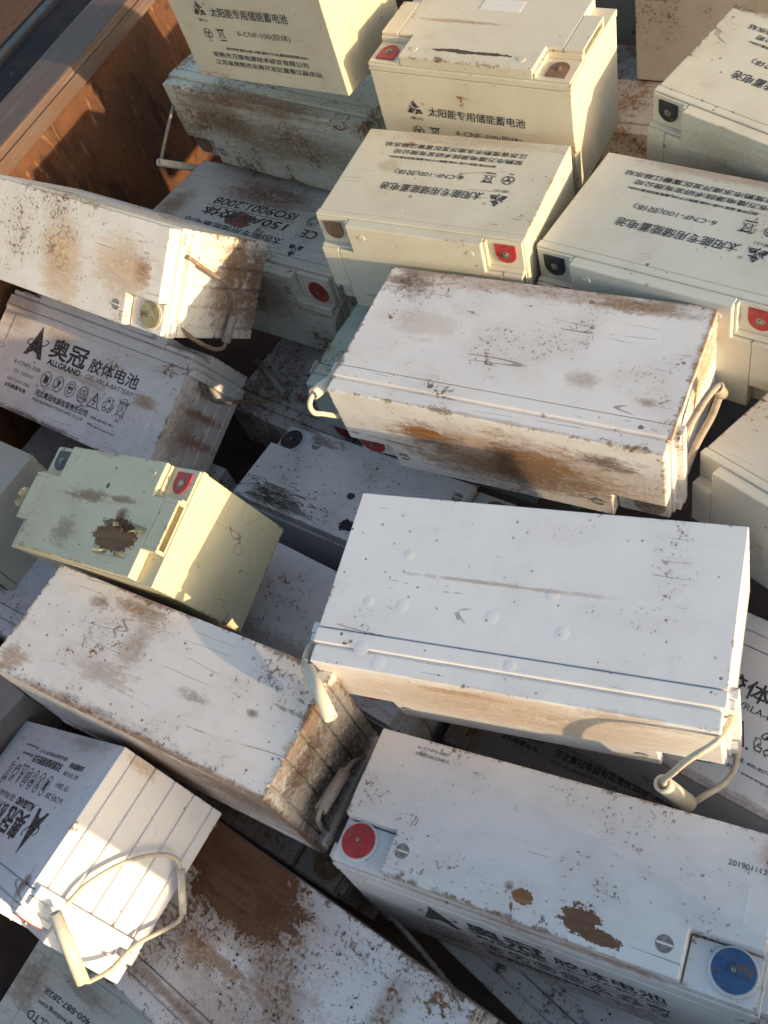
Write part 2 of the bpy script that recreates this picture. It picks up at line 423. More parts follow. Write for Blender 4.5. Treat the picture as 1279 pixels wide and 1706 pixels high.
R_TXT = _rp.mesh('company_lettering', lambda u, v, d: (u, -WW - 1.2 - d, v)); R_EMB = _re.mesh('company_emblem', lambda u, v, d: (u, -WW - 1.2 - d, v))

# ------------------------------------------------------------------ cream battery (329 x 172 x 213)
CL, CW, CH = 164.5, 86.0, 213.0
def c_case(bm): box(bm, -CL, CL, -CW, CW, 0, 184)
def c_neck(bm): box(bm, -CL + 3, CL - 3, -CW + 3, CW - 3, 182, 190)
def c_rim(bm): box(bm, -CL - 1, CL + 1, -CW - 1, CW + 1, 185.2, 196)
def c_lid(bm):
    a, b, c1, p = 134, 85, 108, -34
    prism(bm, [(-c1, -b), (c1, -b), (c1, p), (a, p), (a, b), (-a, b), (-a, p), (-c1, p)], 196.2, CH)
def c_pads(s):
    def fn(bm):
        x0, x1 = sorted((s * 163, s * 108.5)); box(bm, x0, x1, -84.5, -35, 196.2, 199.5)
        x0, x1 = sorted((s * 163, s * 108.5))
        # low wall round the pocket
        xa, xb = sorted((s * 112, s * 108.5)); box(bm, xa, xb, -84.5, -38, 199.6, 206)
        box(bm, x0, x1, -38, -35, 199.6, 208)
    return fn
def c_handle(s):
    def fn(bm):
        def b(xa, xb, *r):
            x0, x1 = sorted((s * xa, s * xb)); box(bm, x0, x1, *r)
        b(134.5, 163, -34.5, -29, 196.2, CH); b(134.5, 163, 38, 43, 196.2, CH)
        b(134.5, 139, -28.9, 37.9, 196.2, CH - 3.6); b(134.5, 163, -28.9, 37.9, CH - 3.5, CH)
        b(158, 163, -28.9, 37.9, 196.2, 199)
    return fn
def dshape(cx, cy, r, n=14):
    pts = [(cx - r, cy - r * .95), (cx + r, cy - r * .95)]
    for i in range(n + 1):
        a = math.pi * i / n; pts.append((cx + r * math.cos(a), cy + r * .1 + r * 1.05 * math.sin(a)))
    return pts
C_MESH = dict(case=B(c_case, 'cream_case', 2.2, 3), neck=B(c_neck, 'cream_neck'), rim=B(c_rim, 'cream_rim', 1.6, 2), lid=B(c_lid, 'cream_lid', 1.8, 2),
              pl=B(c_pads(-1), 'cream_pads', .7, 1), pr=B(c_pads(1), 'cream_pads', .7, 1), hl=B(c_handle(-1), 'recess_handle_l', .6, 1), hr=B(c_handle(1), 'recess_handle_r', .6, 1))
def c_term(s):
    cx, cy = s * 138, -64
    cap = B(lambda bm: prism(bm, dshape(cx, cy, 15.5), 199.6, 201.6), 'terminal_cap', .5, 1)
    def st(bm): disc(bm, cx, cy + 2, 201.7, 204.5, 2.6, 10); disc(bm, cx, cy + 2, 201.65, 202.4, 5.5, 14)
    return cap, B(st, 'terminal_stud', .3, 1)
C_T = {-1: c_term(-1), 1: c_term(1)}
C_P = [plug(-90, -66, CH, 5.5), plug(84, -66, CH, 5.5)]
_cp, _ce = cream_print()
C_TXT = _cp.mesh('cream_lettering', lambda u, v, d: (u, -CW - .35 - d, v)); C_EMB = _ce.mesh('cream_emblem', lambda u, v, d: (u, -CW - .35 - d, v))

# ------------------------------------------------------------------ poses: quaternion, position of the base centre, size factor
POSE = {
'C':((0.9995, 0.0057, 0.0109, -0.0283),(-0.6089, 1.1994, 0.5454),1.000),
'I':((0.0042, 0.0048, -0.706, 0.7082),(-0.6088, 1.0764, 0.5741),1.000),
'D':((0.7044, 0.7098, -0.0086, 0.0086),(-0.4057, 0.8471, 0.5335),0.965),
'E':((0.6887, 0.721, 0.0229, 0.0728),(-0.2967, 0.5341, 0.4957),0.985),
'F':((0.9963, -0.0587, -0.0562, 0.027),(-0.1583, 0.1512, 0.2285),1.000),
'O':((0.0205, 0.9995, -0.019, 0.0172),(-0.7252, 0.1924, 0.5175),1.000),
'A':((0.998, -0.0078, -0.0089, -0.0628),(-0.9772, 1.2249, 0.6801),1.000),
'B':((0.7009, 0.7093, -0.0469, -0.0579),(-1.0405, 1.4174, 0.5282),1.000),
'K':((0.0366, -0.056, -0.6806, 0.7296),(-1.0793, 1.2059, 0.3287),1.050),
'T':((0.0779, -0.0526, 0.0061, 0.9959),(-0.66, 0.6289, 0.0388),1.035),
'Q':((0.71, 0.6954, -0.1111, 0.0054),(-0.4293, 0.0373, 0.2548),1.000),
'J':((0.0545, -0.072, -0.7022, 0.7127),(-0.2276, 1.0792, 0.5376),1.055),
'H':((0.1414, -0.0896, -0.7211, 0.6723),(-0.1345, 1.3029, 0.6023),1.000),
'V':((0.714, 0.6674, -0.1653, -0.1321),(0.0809, 0.7967, 0.4406),1.000),
'L':((0.9309, 0.36, -0.0122, -0.0612),(-1.2124, 0.9203, 0.4549),1.000),
'M':((0.8252, -0.5618, 0.0451, -0.0384),(-1.3063, 0.5991, 0.2704),1.000),
'N':((0.0035, -0.104, -0.0838, 0.991),(-0.8815, 0.4061, 0.349),1.000),
'P':((0.2055, 0.2212, 0.6426, -0.7039),(-0.8754, 0.0858, 0.2648),1.000),
'U':((0.0784, 0.0, 0.0, 0.9972),(-0.69, 0.4, 0.07),1.000),
'X':((0.7044, -0.7044, 0.0616, -0.0616),(-0.1108, 0.3498, 0.259),1.000),
'Y':((0.7067, -0.7067, 0.0247, -0.0247),(-0.1934, 0.3053, 0.074),1.000),
'S':((0.6984, 0.6984, -0.1106, -0.1106),(-0.0779, 0.2291, 0.094),1.000),
'AC':((0.9981, 0.0, 0.0, -0.0611),(-0.7, 0.165, 0.005),1.000),
'R':((-0.0247, 0.0247, 0.7067, -0.7067),(-0.655, -0.1923, 0.085),1.000),
'AA':((0.7049, 0.7049, -0.0555, -0.0555),(-0.8212, 0.9905, 0.124),1.000),
'AB':((0.7067, 0.7067, -0.0247, -0.0247),(-0.5716, 0.9817, 0.309),1.000),
'G':((0.9996, 0.0, 0.0, -0.0262),(-0.32, 1.6, 0.447),1.000),
'AD':((0.7067, 0.7067, -0.0247, -0.0247),(-0.3416, 1.6197, 0.354),1.000),
'AE':((0.9998, 0.0, 0.0, 0.0175),(-0.7, 1.74, 0.432),1.000),
'ZA':((1, 0, 0, 0), (.50, -.13, .003), 1.0), 'ZB':((1, 0, 0, .01), (.49, -.14, .246), 1.0), 'ZE':((.5, .5, .5, .5), (.25, -.04, .5655), .9),
'Z1':((0.7061, 0.7061, -0.037, -0.037),(-1.385, 0.49, 0.345),1.000),
'Z2':((0.7061, 0.7061, -0.037, -0.037),(-1.285, 0.6943, 0.089),1.000),
'Z3':((0.7064, 0.7064, -0.0309, -0.0309),(-1.305, 0.4495, 0.184),1.000),
'Z4':((0.7011, 0.7011, -0.0923, -0.0923),(-1.2724, 0.1679, 0.159),1.000),
}
def root(key, name, label, group):
    o = bpy.data.objects.new(name, None); col.objects.link(o); o.empty_display_size = .05
    q, t, s = POSE[key]; q = Quaternion(q); q.normalize()
    o.rotation_mode = 'QUATERNION'; o.rotation_quaternion = q; o.location = t; o.scale = (s, s, s)
    o['label'] = label; o['category'] = 'battery'; o['group'] = group
    return o

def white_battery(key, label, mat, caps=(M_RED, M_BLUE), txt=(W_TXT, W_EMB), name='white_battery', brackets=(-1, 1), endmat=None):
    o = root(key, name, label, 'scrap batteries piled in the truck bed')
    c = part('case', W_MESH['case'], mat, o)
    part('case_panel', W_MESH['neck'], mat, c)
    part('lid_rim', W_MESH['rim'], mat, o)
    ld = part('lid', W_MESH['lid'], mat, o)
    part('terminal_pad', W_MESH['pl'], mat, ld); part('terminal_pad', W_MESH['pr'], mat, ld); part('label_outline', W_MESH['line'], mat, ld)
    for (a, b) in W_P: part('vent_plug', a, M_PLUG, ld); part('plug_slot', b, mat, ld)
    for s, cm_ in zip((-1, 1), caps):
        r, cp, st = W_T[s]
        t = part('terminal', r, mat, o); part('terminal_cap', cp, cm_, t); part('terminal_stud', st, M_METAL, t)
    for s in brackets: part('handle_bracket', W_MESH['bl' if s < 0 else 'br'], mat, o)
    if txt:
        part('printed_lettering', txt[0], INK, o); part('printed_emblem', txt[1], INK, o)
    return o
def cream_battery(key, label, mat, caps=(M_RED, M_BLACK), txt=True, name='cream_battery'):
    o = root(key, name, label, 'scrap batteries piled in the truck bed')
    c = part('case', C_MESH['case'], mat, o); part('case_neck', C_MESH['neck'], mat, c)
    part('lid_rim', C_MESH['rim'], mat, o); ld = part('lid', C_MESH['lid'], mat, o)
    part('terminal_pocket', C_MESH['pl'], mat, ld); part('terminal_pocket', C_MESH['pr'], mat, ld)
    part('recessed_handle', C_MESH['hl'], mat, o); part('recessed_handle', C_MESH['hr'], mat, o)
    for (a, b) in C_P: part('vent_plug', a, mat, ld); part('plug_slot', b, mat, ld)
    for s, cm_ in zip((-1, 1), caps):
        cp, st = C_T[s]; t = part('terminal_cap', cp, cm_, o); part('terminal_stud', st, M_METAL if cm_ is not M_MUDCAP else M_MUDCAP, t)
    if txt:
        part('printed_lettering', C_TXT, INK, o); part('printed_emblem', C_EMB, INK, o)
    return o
def handle(o, rope, grip=None, r=4.2, gr=9.5, mat=M_ROPE, gmat=M_GRIP, twist=False):
    h = part('handle_rope', tube(rope, r, 'rope', twist=twist), mat, o)
    for gp in (grip or []):
        part('handle_grip', tube(gp, gr, 'grip', 14, False, True), gmat, h)
    return h

# ------------------------------------------------------------------ truck bed and ground
def rust_wall():
    g = G('rusty_steel_panel')
    p = g.co
    n = g.noise(p, 7, 8, .65); n2 = g.noise(p, 40, 9, .75, .4)
    c = g.mix(g.ramp(n, .35, .65), (.14, .054, .018), (.09, .040, .019))
    c = g.mix(g.ramp(n2, .50, .60), c, (.095, .032, .014))
    q = g.map(p, rot=(R_(12), 0, 0), scale=(12, 15, 6.5)); st = g.noise(q, 1.0, 6, .68, 1.1)
    q2 = g.map(p, rot=(R_(9), 0, 0), scale=(20, 55, 9)); st2 = g.noise(q2, 1.0, 5, .6, .6)
    reg = g.ramp(g.noise(p, 6, 3, .5), .34, .52)
    c = g.mix(g.math('MULTIPLY', g.math('MULTIPLY', g.ramp(st, .52, .58), reg), .92), c, (.05, .019, .01))
    c = g.mix(g.math('MULTIPLY', g.math('MULTIPLY', g.ramp(st2, .58, .64), g.ramp(n, .5, .6)), .6), c, (.30, .16, .075))
    v = g.n('ShaderNodeTexVoronoi'); g.set(v.inputs['Vector'], p); v.inputs['Scale'].default_value = 46
    sp = g.n('ShaderNodeSeparateColor'); g.t.links.new(v.outputs['Color'], sp.inputs[0])
    pit = g.math('MULTIPLY', g.math('GREATER_THAN', sp.outputs[0], .72), g.math('LESS_THAN', v.outputs['Distance'], g.math('MULTIPLY', sp.outputs[1], .34)))
    c = g.mix(g.math('MULTIPLY', pit, .8), c, (.09, .03, .014))
    g.set(g.b.inputs['Base Color'], c); g.b.inputs['Roughness'].default_value = .8
    g.t.links.new(g.bump(g.math('SUBTRACT', n2, g.math('MULTIPLY', pit, .4)), .5, .004), g.b.inputs['Normal'])
    return g.m
M_RUST = rust_wall()
def rail_mat(k=1.0):
    g = G('worn_painted_steel')
    p = g.co
    n = g.noise(p, 9, 8, .7); q = g.map(p, scale=(70, 3, 70)); s = g.noise(q, 1, 4, .6)
    c = g.mix(g.ramp(n, .4, .62), (.10, .076, .068), (.11, .066, .048))
    c = g.mix(g.math('MULTIPLY', g.ramp(s, .55, .66), .6), c, (.18, .14, .12))
    c = g.mix(g.math('MULTIPLY', g.ramp(g.noise(p, 60, 8, .75), .56, .66), .7), c, (.15, .08, .05))
    g.set(g.b.inputs['Base Color'], c); g.b.inputs['Roughness'].default_value = .62
    g.t.links.new(g.bump(n, .3, .003), g.b.inputs['Normal']); return g.m
M_RAIL = rail_mat(); M_RAIL2 = simple('grey_outer_steel', (.11, .10, .098), .6, .5, 30, dirt=.3)
def dark_steel():
    g = G('dark_chipped_steel')
    p = g.co; q = g.map(p, rot=(R_(30), 0, 0), scale=(10, 22, 6)); s = g.noise(q, 1, 7, .7, .5)
    c = g.mix(g.ramp(g.noise(p, 8, 8, .7), .4, .65), (.035, .033, .034), (.07, .045, .038))
    c = g.mix(g.math('MULTIPLY', g.ramp(s, .63, .70), .7), c, (.20, .19, .18))
    g.set(g.b.inputs['Base Color'], c); g.b.inputs['Specular IOR Level'].default_value = .15; g.b.inputs['Roughness'].default_value = .85
    g.t.links.new(g.bump(s, .3, .002), g.b.inputs['Normal']); return g.m
M_DARK = dark_steel()
def floor_mat():
    g = G('dirty_steel_floor'); p = g.co; n = g.noise(p, 6, 9, .7)
    c = g.mix(g.ramp(n, .35, .65), (.055, .04, .032), (.10, .065, .045))
    g.set(g.b.inputs['Base Color'], c); g.b.inputs['Roughness'].default_value = .85
    g.t.links.new(g.bump(n, .4, .006), g.b.inputs['Normal']); return g.m
M_FLOOR = floor_mat()
def soil_mat():
    g = G('brown_earth'); p = g.co; n = g.noise(p, 2.2, 9, .7); n2 = g.noise(p, 30, 8, .7)
    c = g.mix(g.ramp(n, .35, .7), (.085, .038, .02), (.11, .052, .028)); c = g.mix(g.ramp(n2, .5, .7), c, (.05, .025, .015))
    g.set(g.b.inputs['Base Color'], c); g.b.inputs['Roughness'].default_value = .95
    g.t.links.new(g.bump(n2, .6, .02), g.b.inputs['Normal']); return g.m
def mm(x): return x * 1000
WX = -1.556; RT = 0.630      # inner wall plane, rail top
gr = bpy.data.meshes.new('ground'); gr.from_pydata([(-60, -60, -1.0), (60, -60, -1.0), (60, 60, -1.0), (-60, 60, -1.0)], [], [(0, 1, 2, 3)])
gr.materials.append(soil_mat()); go = bpy.data.objects.new('ground', gr); col.objects.link(go); go['kind'] = 'structure'
tb = bpy.data.objects.new('truck_bed', None); col.objects.link(tb); tb.location = (0, 0, 0)
tb['label'] = 'rusty steel truck bed with scratched orange side wall and worn top rail'; tb['category'] = 'truck bed'
def tbox(name, mat, x0, x1, y0, y1, z0, z1, bev=4, label=None):
    return part(name, B(lambda bm: box(bm, mm(x0), mm(x1), mm(y0), mm(y1), mm(z0), mm(z1)), name, bev, 2), mat, tb, label)
Y0, Y1 = -1.1, 2.9
tbox('floor_panel', M_FLOOR, WX - .02, .80, Y0, Y1, -.05, -.004)
def wallmesh(bm):
    # slightly dented sheet with a pressed fold under the rail
    ny, nz = 60, 14; rnd = random.Random(4); vv = []
    for k in range(2):
        for i in range(ny + 1):
            row = []
            for j in range(nz + 1):
                y = Y0 + (Y1 - Y0) * i / ny; z = -.004 + (RT - .030) * j / nz
                d = .004 * math.sin(y * 5.1) * math.sin(z * 6) + .003 * math.sin(y * 13 + z * 9)
                row.append(bm.verts.new((WX + (d - .002 if k == 0 else -.035), y, z)))
            vv.append(row)
    for k in range(2):
        for i in range(ny):
            for j in range(nz):
                a = vv[k * (ny + 1) + i]; b = vv[k * (ny + 1) + i + 1]
                bm.faces.new((a[j], b[j], b[j + 1], a[j + 1]) if k == 0 else (a[j], a[j + 1], b[j + 1], b[j]))
    for i in range(ny):
        a, b = vv[i], vv[i + 1]; c, d = vv[ny + 1 + i], vv[ny + 2 + i]
        bm.faces.new((a[nz], b[nz], d[nz], c[nz]))
wme = bpy.data.meshes.new('side_panel'); _b = bmesh.new(); wallmesh(_b); bmesh.ops.recalc_face_normals(_b, faces=_b.faces); _b.to_mesh(wme); _b.free(); wme.materials.append(None)
for p_ in wme.polygons: p_.use_smooth = True
part('side_panel', wme, M_RUST, tb, 'rusty orange scratched inner side wall')
tbox('top_rail', M_RAIL, WX - .098, WX + .006, Y0, Y1, RT - .034, RT, 6)
tbox('rail_lip', M_RAIL, WX + .0062, WX + .012, Y0, Y1, RT - .045, RT - .016, 2)
tbox('outer_panel', M_DARK, WX - .415, WX - .103, Y0, Y1, .30, .510, 6)
tbox('outer_rail', M_RAIL2, WX - .445, WX - .417, Y0, Y1, .30, .520, 4)
tbox('outer_panel', M_DARK, WX - .500, WX - .447, Y0, Y1, .20, .500, 6)
tbox('added_tail_panel', M_RUST, WX, .80, Y0 + .28, Y0 + .32, 0, RT - .05, 4)  # added out of view to dim the upright faces turned towards it
tbox('end_panel', M_DARK, WX, .80, Y1 - .06, Y1, 0, RT - .02, 4)
tbox('side_panel', M_RUST, .78, .82, Y0, Y1 - .07, 0, RT - .1, 4)
tbox('top_rail', M_RAIL, .77, .85, Y0, Y1 - .07, RT - .099, RT - .06, 5)

# ------------------------------------------------------------------ materials of the single batteries
WH_, WT_ = (.74, .735, .73), (.66, .655, .66)
CR_, CT_ = (.60, .585, .49), (.54, .525, .43)
def wp(key, **k): k.setdefault('base', WH_); k.setdefault('tint', WT_); return plastic('white_plastic_' + key, seed=sum(map(ord, key)) * 7, **k)
def cp(key, **k): k.setdefault('dims', (.1645, .086, .213)); k.setdefault('edge', .2); k.setdefault('base', CR_); k.setdefault('tint', CT_); return plastic('cream_plastic_' + key, seed=sum(map(ord, key)) * 7 + 3, **k)

# ------------------------------------------------------------------ the batteries
cream_battery('A', 'cream battery standing upright on the dirt-streaked battery with a dangling rope handle', cp('A', base=(.52, .495, .39), tint=(.46, .44, .35), dust=.2, dirt=.0, speck=.15, scr=.15))
b = white_battery('B', 'dirt-streaked greyish battery on its side under an upright cream battery, rope handle dangling', wp('B', edge=.6, base=(.62, .58, .46), tint=(.50, .46, .35), dust=.45, dirt=.55, speck=.5, stains=(
    ((-20, 75, 236), (260, 14, 12), (.20, .11, .06), .9, .4), ((0, 86, 230), (200, 8, 22), (.23, .12, .05), .9, .35), ((40, 10, 240), (230, 62, 6), (.24, .165, .09), .85, .42),
    ((-120, 40, 240), (90, 45, 6), (.18, .12, .07), .8, .6))), txt=None, caps=(M_MUDCAP, M_BLACK))
handle(b, [(-244, 40, 196), (-256, 30, 212), (-262, 8, 240), (-266, -30, 285), (-270, -49, 303)], [[(-271, -50, 311), (-268, -136, 226)]], r=3.4, gr=7.5, mat=M_GRIPD)
c = cream_battery('C', 'upright cream battery with a red terminal, cracked lid and small white paper label', cp('C', base=(.66, .61, .49), tint=(.60, .55, .43), dust=.15, dirt=.02, speck=.15, scr=.2, stains=(
    ((-40, 5, 213), (95, 5, 4), (.35, .20, .10), .7, .5), ((10, -62, 213), (75, 4, 4), (.06, .04, .03), .95, .5))), caps=(M_RED, M_MUDCAP))
part('paper_label', B(lambda bm: box(bm, -30, 36, 36, 62, CH + .1, CH + .5), 'paper_label'), M_PAPER, c, 'small white paper label')
cream_battery('H', 'cream battery on its side, printed face up, with dirt-chipped far corner and dark terminal', cp('H', dust=.15, dirt=.06, speck=.3, scr=.2, stains=(
    ((150, -86, 4), (60, 6, 9), (.10, .05, .03), .9, .5), ((20, -30, 213), (90, 50, 6), (.30, .22, .16), .5, .6), ((110, -50, 150), (30, 40, 30), (.3, .22, .15), .3, .5))))
cream_battery('I', 'cream battery on its side, printed face up, bright red terminal, leaning before the upright battery', cp('I', dust=.16, dirt=.03, speck=.4, scr=.15, stains=(
    ((80, -86, 28), (14, 5, 8), (.30, .10, .04), .8, .4), ((0, -86, 8), (190, 6, 26), (.38, .28, .19), .55, .5), ((95, -86, 80), (26, 5, 20), (.42, .34, .24), .55, .4))), caps=(M_RED, M_MUDCAP))
cream_battery('J', 'cream battery on its side, printed face up, dark blue and red terminals on its lid', cp('J', base=(.60, .61, .55), tint=(.54, .55, .49), dust=.15, dirt=.03, speck=.3, scr=.12, stains=(
    ((-20, -86, 4), (190, 6, 14), (.36, .24, .16), .6, .5), ((60, -86, 30), (12, 5, 9), (.45, .15, .09), .6, .4))), caps=(M_RED, M_BLACK))
k = white_battery('K', 'grey-white battery printed 150Ah, face up, with a large brown dirt patch', wp('K', base=(.60, .57, .50), tint=(.52, .49, .43), dust=.3, dirt=.3, speck=.75, stains=(
    ((15, -86, 60), (130, 8, 52), (.16, .065, .03), .93, .35), ((30, -86, 138), (34, 8, 20), (.20, .07, .05), .95, .3), ((205, -86, 130), (40, 8, 60), (.27, .17, .06), .75, .5), ((-40, -30, 240), (160, 70, 8), (.17, .12, .08), .75, .5))),
    txt=(K_TXT, K_EMB), name='grey_battery', caps=(M_REDD, M_BLACK))
handle(k, [(-243, -30, 190), (-254, -36, 222), (-262, -40, 248), (-266, -21, 266), (-264, 21, 240), (-246, 40, 192)], r=3.6, mat=M_GRIPD, twist=True)
l = white_battery('L', 'sunlit dusty white battery tipped up, ribbed end caked with rust-brown dirt', wp('L', base=(.76, .74, .69), tint=(.68, .66, .61), dust=.36, dustcol=(.58, .38, .19), dirt=.26, speck=.3, scr=.4, stains=(
    ((241, 40, 70), (12, 50, 60), (.18, .085, .035), .93, .42), ((241, 0, 14), (12, 110, 52), (.17, .075, .03), .93, .36), ((241, -20, 80), (12, 70, 60), (.22, .10, .045), .85, .5),
    ((196, 10, 240), (22, 28, 6), (.24, .12, .05), .85, .5), ((150, 0, 240), (80, 60, 6), (.58, .36, .16), .7, .5), ((10, -20, 240), (60, 90, 6), (.58, .37, .17), .7, .5), ((214, -56, 226), (34, 34, 8), (.26, .19, .11), .7, .5))),
    txt=None, caps=(M_RED, simple('yellowed_cap', (.33, .30, .17), .6, .5, 60, dirt=.4)))
handle(l, [(250, 46, 205), (257, 30, 165), (258, 22, 141), (259, 2, 95), (259, -34, 78), (259, -60, 81), (259, -90, 87), (258, -99, 95), (258, -99, 118), (256, -84, 165), (249, -66, 196)], [[(259, -42, 79), (259, -88, 87)]], r=3.6, gr=7.5, mat=M_ROPED, gmat=M_GRIPD)
m = white_battery('M', 'shaded white battery tilted back, black brand lettering face up and ribbed end streaked with rust', wp('M', base=(.70, .69, .70), tint=(.60, .59, .60), dust=.22, dirt=.16, speck=.35, stains=(
    ((-205, -86, 190), (50, 8, 60), (.38, .27, .17), .6, .6), ((-70, -86, 166), (50, 8, 18), (.40, .28, .17), .55, .5), ((180, -86, 112), (36, 8, 18), (.34, .20, .09), .8, .5), ((10, -86, 108), (90, 8, 10), (.42, .30, .18), .6, .5),
    ((241, 0, 130), (10, 90, 12), (.30, .11, .035), .9, .45), ((241, 10, 80), (10, 80, 14), (.28, .10, .035), .8, .55), ((241, -30, 90), (10, 60, 70), (.22, .15, .10), .7, .5), ((-60, -86, 3), (200, 8, 7), (.08, .05, .035), .9, .5), ((242, -20, 185), (14, 40, 26), (.12, .07, .04), .85, .5))))
handle(m, [(246, -50, 190), (256, -30, 170), (262, 5, 168), (268, 60, 190), (272, 100, 204), (280, 117, 213), (300, 126, 234), (309, 128, 243), (245, 148, 268)], [[(306, 127, 240), (196, 149, 285)]], r=3.2, gr=7.5, mat=M_ROPED, gmat=M_GRIPD)
d = white_battery('D', 'white battery on its side with a mud-smeared lid and brown dirt along its far edge', wp('D', edge=.5, dust=.2, dirt=.17, speck=.45, scr=.35, stains=(
    ((-200, 86, 22), (46, 6, 40), (.15, .08, .04), .9, .6), ((0, 86, 6), (240, 8, 26), (.36, .27, .21), .75, .5), ((150, 86, 16), (90, 6, 16), (.24, .14, .06), .9, .45), ((-150, 86, 100), (60, 6, 30), (.45, .35, .26), .45, .6),
    ((110, 86, 150), (30, 6, 16), (.36, .26, .22), .6, .5), ((198, 86, 168), (18, 6, 9), (.30, .28, .2), .8, .4), ((241, 50, 60), (8, 60, 90), (.30, .15, .05), .8, .6),
    ((20, 0, 240), (235, 80, 8), (.44, .27, .12), .8, .35), ((30, -30, 240), (170, 50, 8), (.22, .14, .08), .85, .5), ((60, 18, 240), (70, 40, 8), (.27, .14, .05), .85, .5), ((-95, 16, 240), (62, 34, 8), (.14, .07, .03), .9, .45), ((-98, 24, 240), (34, 12, 8), (.34, .18, .06), .97, .2), ((20, 0, 240), (30, 60, 8), (.12, .07, .04), .8, .6), ((165, 45, 240), (52, 20, 8), (.11, .05, .028), .9, .55), ((0, 86, 238), (240, 3, 5), (.3, .2, .13), .7, .5))), txt=None, caps=(M_REDD, M_GRIPD))
handle(d, [(-243, 56, 196), (-255, 64, 208), (-262, 72, 235), (-266, 66, 256), (-262, 52, 262), (-258, 34, 250), (-250, 0, 226), (-243, -20, 200)], [[(-252, 62, 204), (-262, 74, 246)]], r=4, gr=9)
handle(d, [(246, 50, 192), (252, 62, 172), (262, 74, 138), (270, 76, 118), (273, 60, 110), (266, 20, 122), (254, -10, 150), (246, -40, 190)], [[(270, 76, 120), (274, 50, 108)]], r=5, gr=8, mat=M_GRIPD, gmat=M_GRIPD)
e = white_battery('E', 'cleanest white battery on its side with dimples and a white rope handle hanging loose', wp('E', edge=.15, base=(.80, .80, .80), tint=(.75, .75, .76), dust=.15, dustcol=(.55, .46, .38), dirt=.07, speck=.22, scr=.12, stains=(
    ((-40, 86, 108), (130, 5, 3.5), (.38, .29, .22), .7, .6), ((0, 20, 240), (270, 90, 6), (.50, .36, .20), .75, .3), ((-50, 60, 240), (60, 14, 6), (.36, .23, .11), .75, .6), ((130, 70, 240), (70, 22, 6), (.36, .27, .16), .55, .65))), txt=None)
handle(e, [(246, 40, 192), (247, 58, 212), (242, 72, 236), (232, 77, 252), (213, 70, 267), (196, 34, 274), (180, -30, 275), (201, -96, 275), (222, -92, 262), (240, -103, 240), (248, -104, 220), (250, -70, 196)], [[(178, -28, 275), (202, -98, 275)]], r=3.7, gr=10.5)
handle(e, [(-246, 50, 196), (-254, 66, 214), (-252, 74, 236), (-242, 76, 249), (-194, 74, 300)], [[(-243, 77, 247), (-192, 75, 302)]], r=4, gr=8.5)
dm = simple('dimple_shadowless_plastic', (.72, .70, .67), .4, .08, 80)
for (x, z, r) in ((-185, 152, 8), (-140, 152, 9), (-25, 150, 9), (60, 158, 9), (40, 112, 9), (-150, 82, 8), (10, 206, 8), (-175, 214, 10), (-150, 228, 10)):
    def dimple(bm):                       # shallow round blister moulded in the wall
        n = 18; last = None
        for i, (rr, hh) in enumerate(((1, 0.0), (.75, .13), (.4, .22))):
            ring = [bm.verts.new(((x + r * rr * math.cos(2 * math.pi * k / n)) * .001, (WW + (1.25 if 195 <= z <= 214.5 else (-1.5 if z > 217 else .02)) + hh) * .001, (z + r * rr * math.sin(2 * math.pi * k / n)) * .001)) for k in range(n)]
            if last:
                for k in range(n): bm.faces.new((last[k], last[(k + 1) % n], ring[(k + 1) % n], ring[k]))
            last = ring
        bm.faces.new(last)
    dmesh = B(dimple, 'blister')
    for p_ in dmesh.polygons: p_.use_smooth = True
    part('blister', dmesh, e.children[0].material_slots[0].material, e)
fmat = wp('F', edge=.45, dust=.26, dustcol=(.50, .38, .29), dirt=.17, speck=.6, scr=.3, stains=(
    ((-3, -58, 240), (14, 9, 4), (.30, .16, .07), .97, .3), ((-20, -52, 240), (7, 7, 4), (.28, .15, .07), .9, .3), ((62, -62, 240), (24, 16, 4), (.17, .095, .05), .97, .38), ((88, -72, 240), (24, 9, 4), (.17, .095, .05), .97, .4),
    ((0, -86, 216), (250, 5, 3.5), (.42, .22, .11), .85, .35), ((0, -84, 232), (230, 5, 8), (.42, .30, .22), .6, .5), ((232, 60, 240), (18, 26, 4), (.36, .24, .15), .6, .5), ((110, -84, 222), (80, 8, 8), (.35, .15, .06), .8, .6), ((0, -87, 60), (320, 10, 150), (.24, .225, .22), .85, .15), ((-175, 66, 240), (8, 5, 3), (.3, .24, .15), .7, .4)))  # the broad grey mark on the front is painted shade, not dust
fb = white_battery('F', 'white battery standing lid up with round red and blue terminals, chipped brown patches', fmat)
fp = Print(); fp.txt('2019011136', 190, 232, 44, 6, .006); fp.txt('6-CNFJ-200', -184, -142, 72, 4.6, .0); fp.txt('09050620401', -184, -140, 64, 4.6, .0)
part('printed_numbers', fp.mesh('lid_numbers', lambda u, v, d: (u, v, WH + .25 + d)), INK, fb)
cream_battery('N', 'olive-green battery tipped up, lid torn open with a brown hole, red and dark terminals', plastic('olive_plastic', (.66, .60, .40), (.58, .53, .36), 77, dims=(.1645, .086, .213), dust=.12, dirt=.10, speck=.6, scr=.4, stains=(
    ((-72, 34, 213), (48, 26, 6), (.20, .115, .06), .97, .3), ((-66, 2, 213), (16, 11, 5), (.14, .07, .04), .9, .35), ((15, -14, 213), (60, 12, 5), (.22, .11, .06), .8, .6), ((-50, -18, 213), (50, 7, 5), (.2, .09, .05), .75, .6), ((40, 50, 213), (30, 30, 4), (.2, .16, .11), .6, .7), ((20, -84, 213), (30, 6, 8), (.3, .2, .16), .5, .5))),
    txt=False, name='olive_battery', caps=(M_RED, simple('grey_green_cap', (.06, .075, .07), .45, .3, 80)))
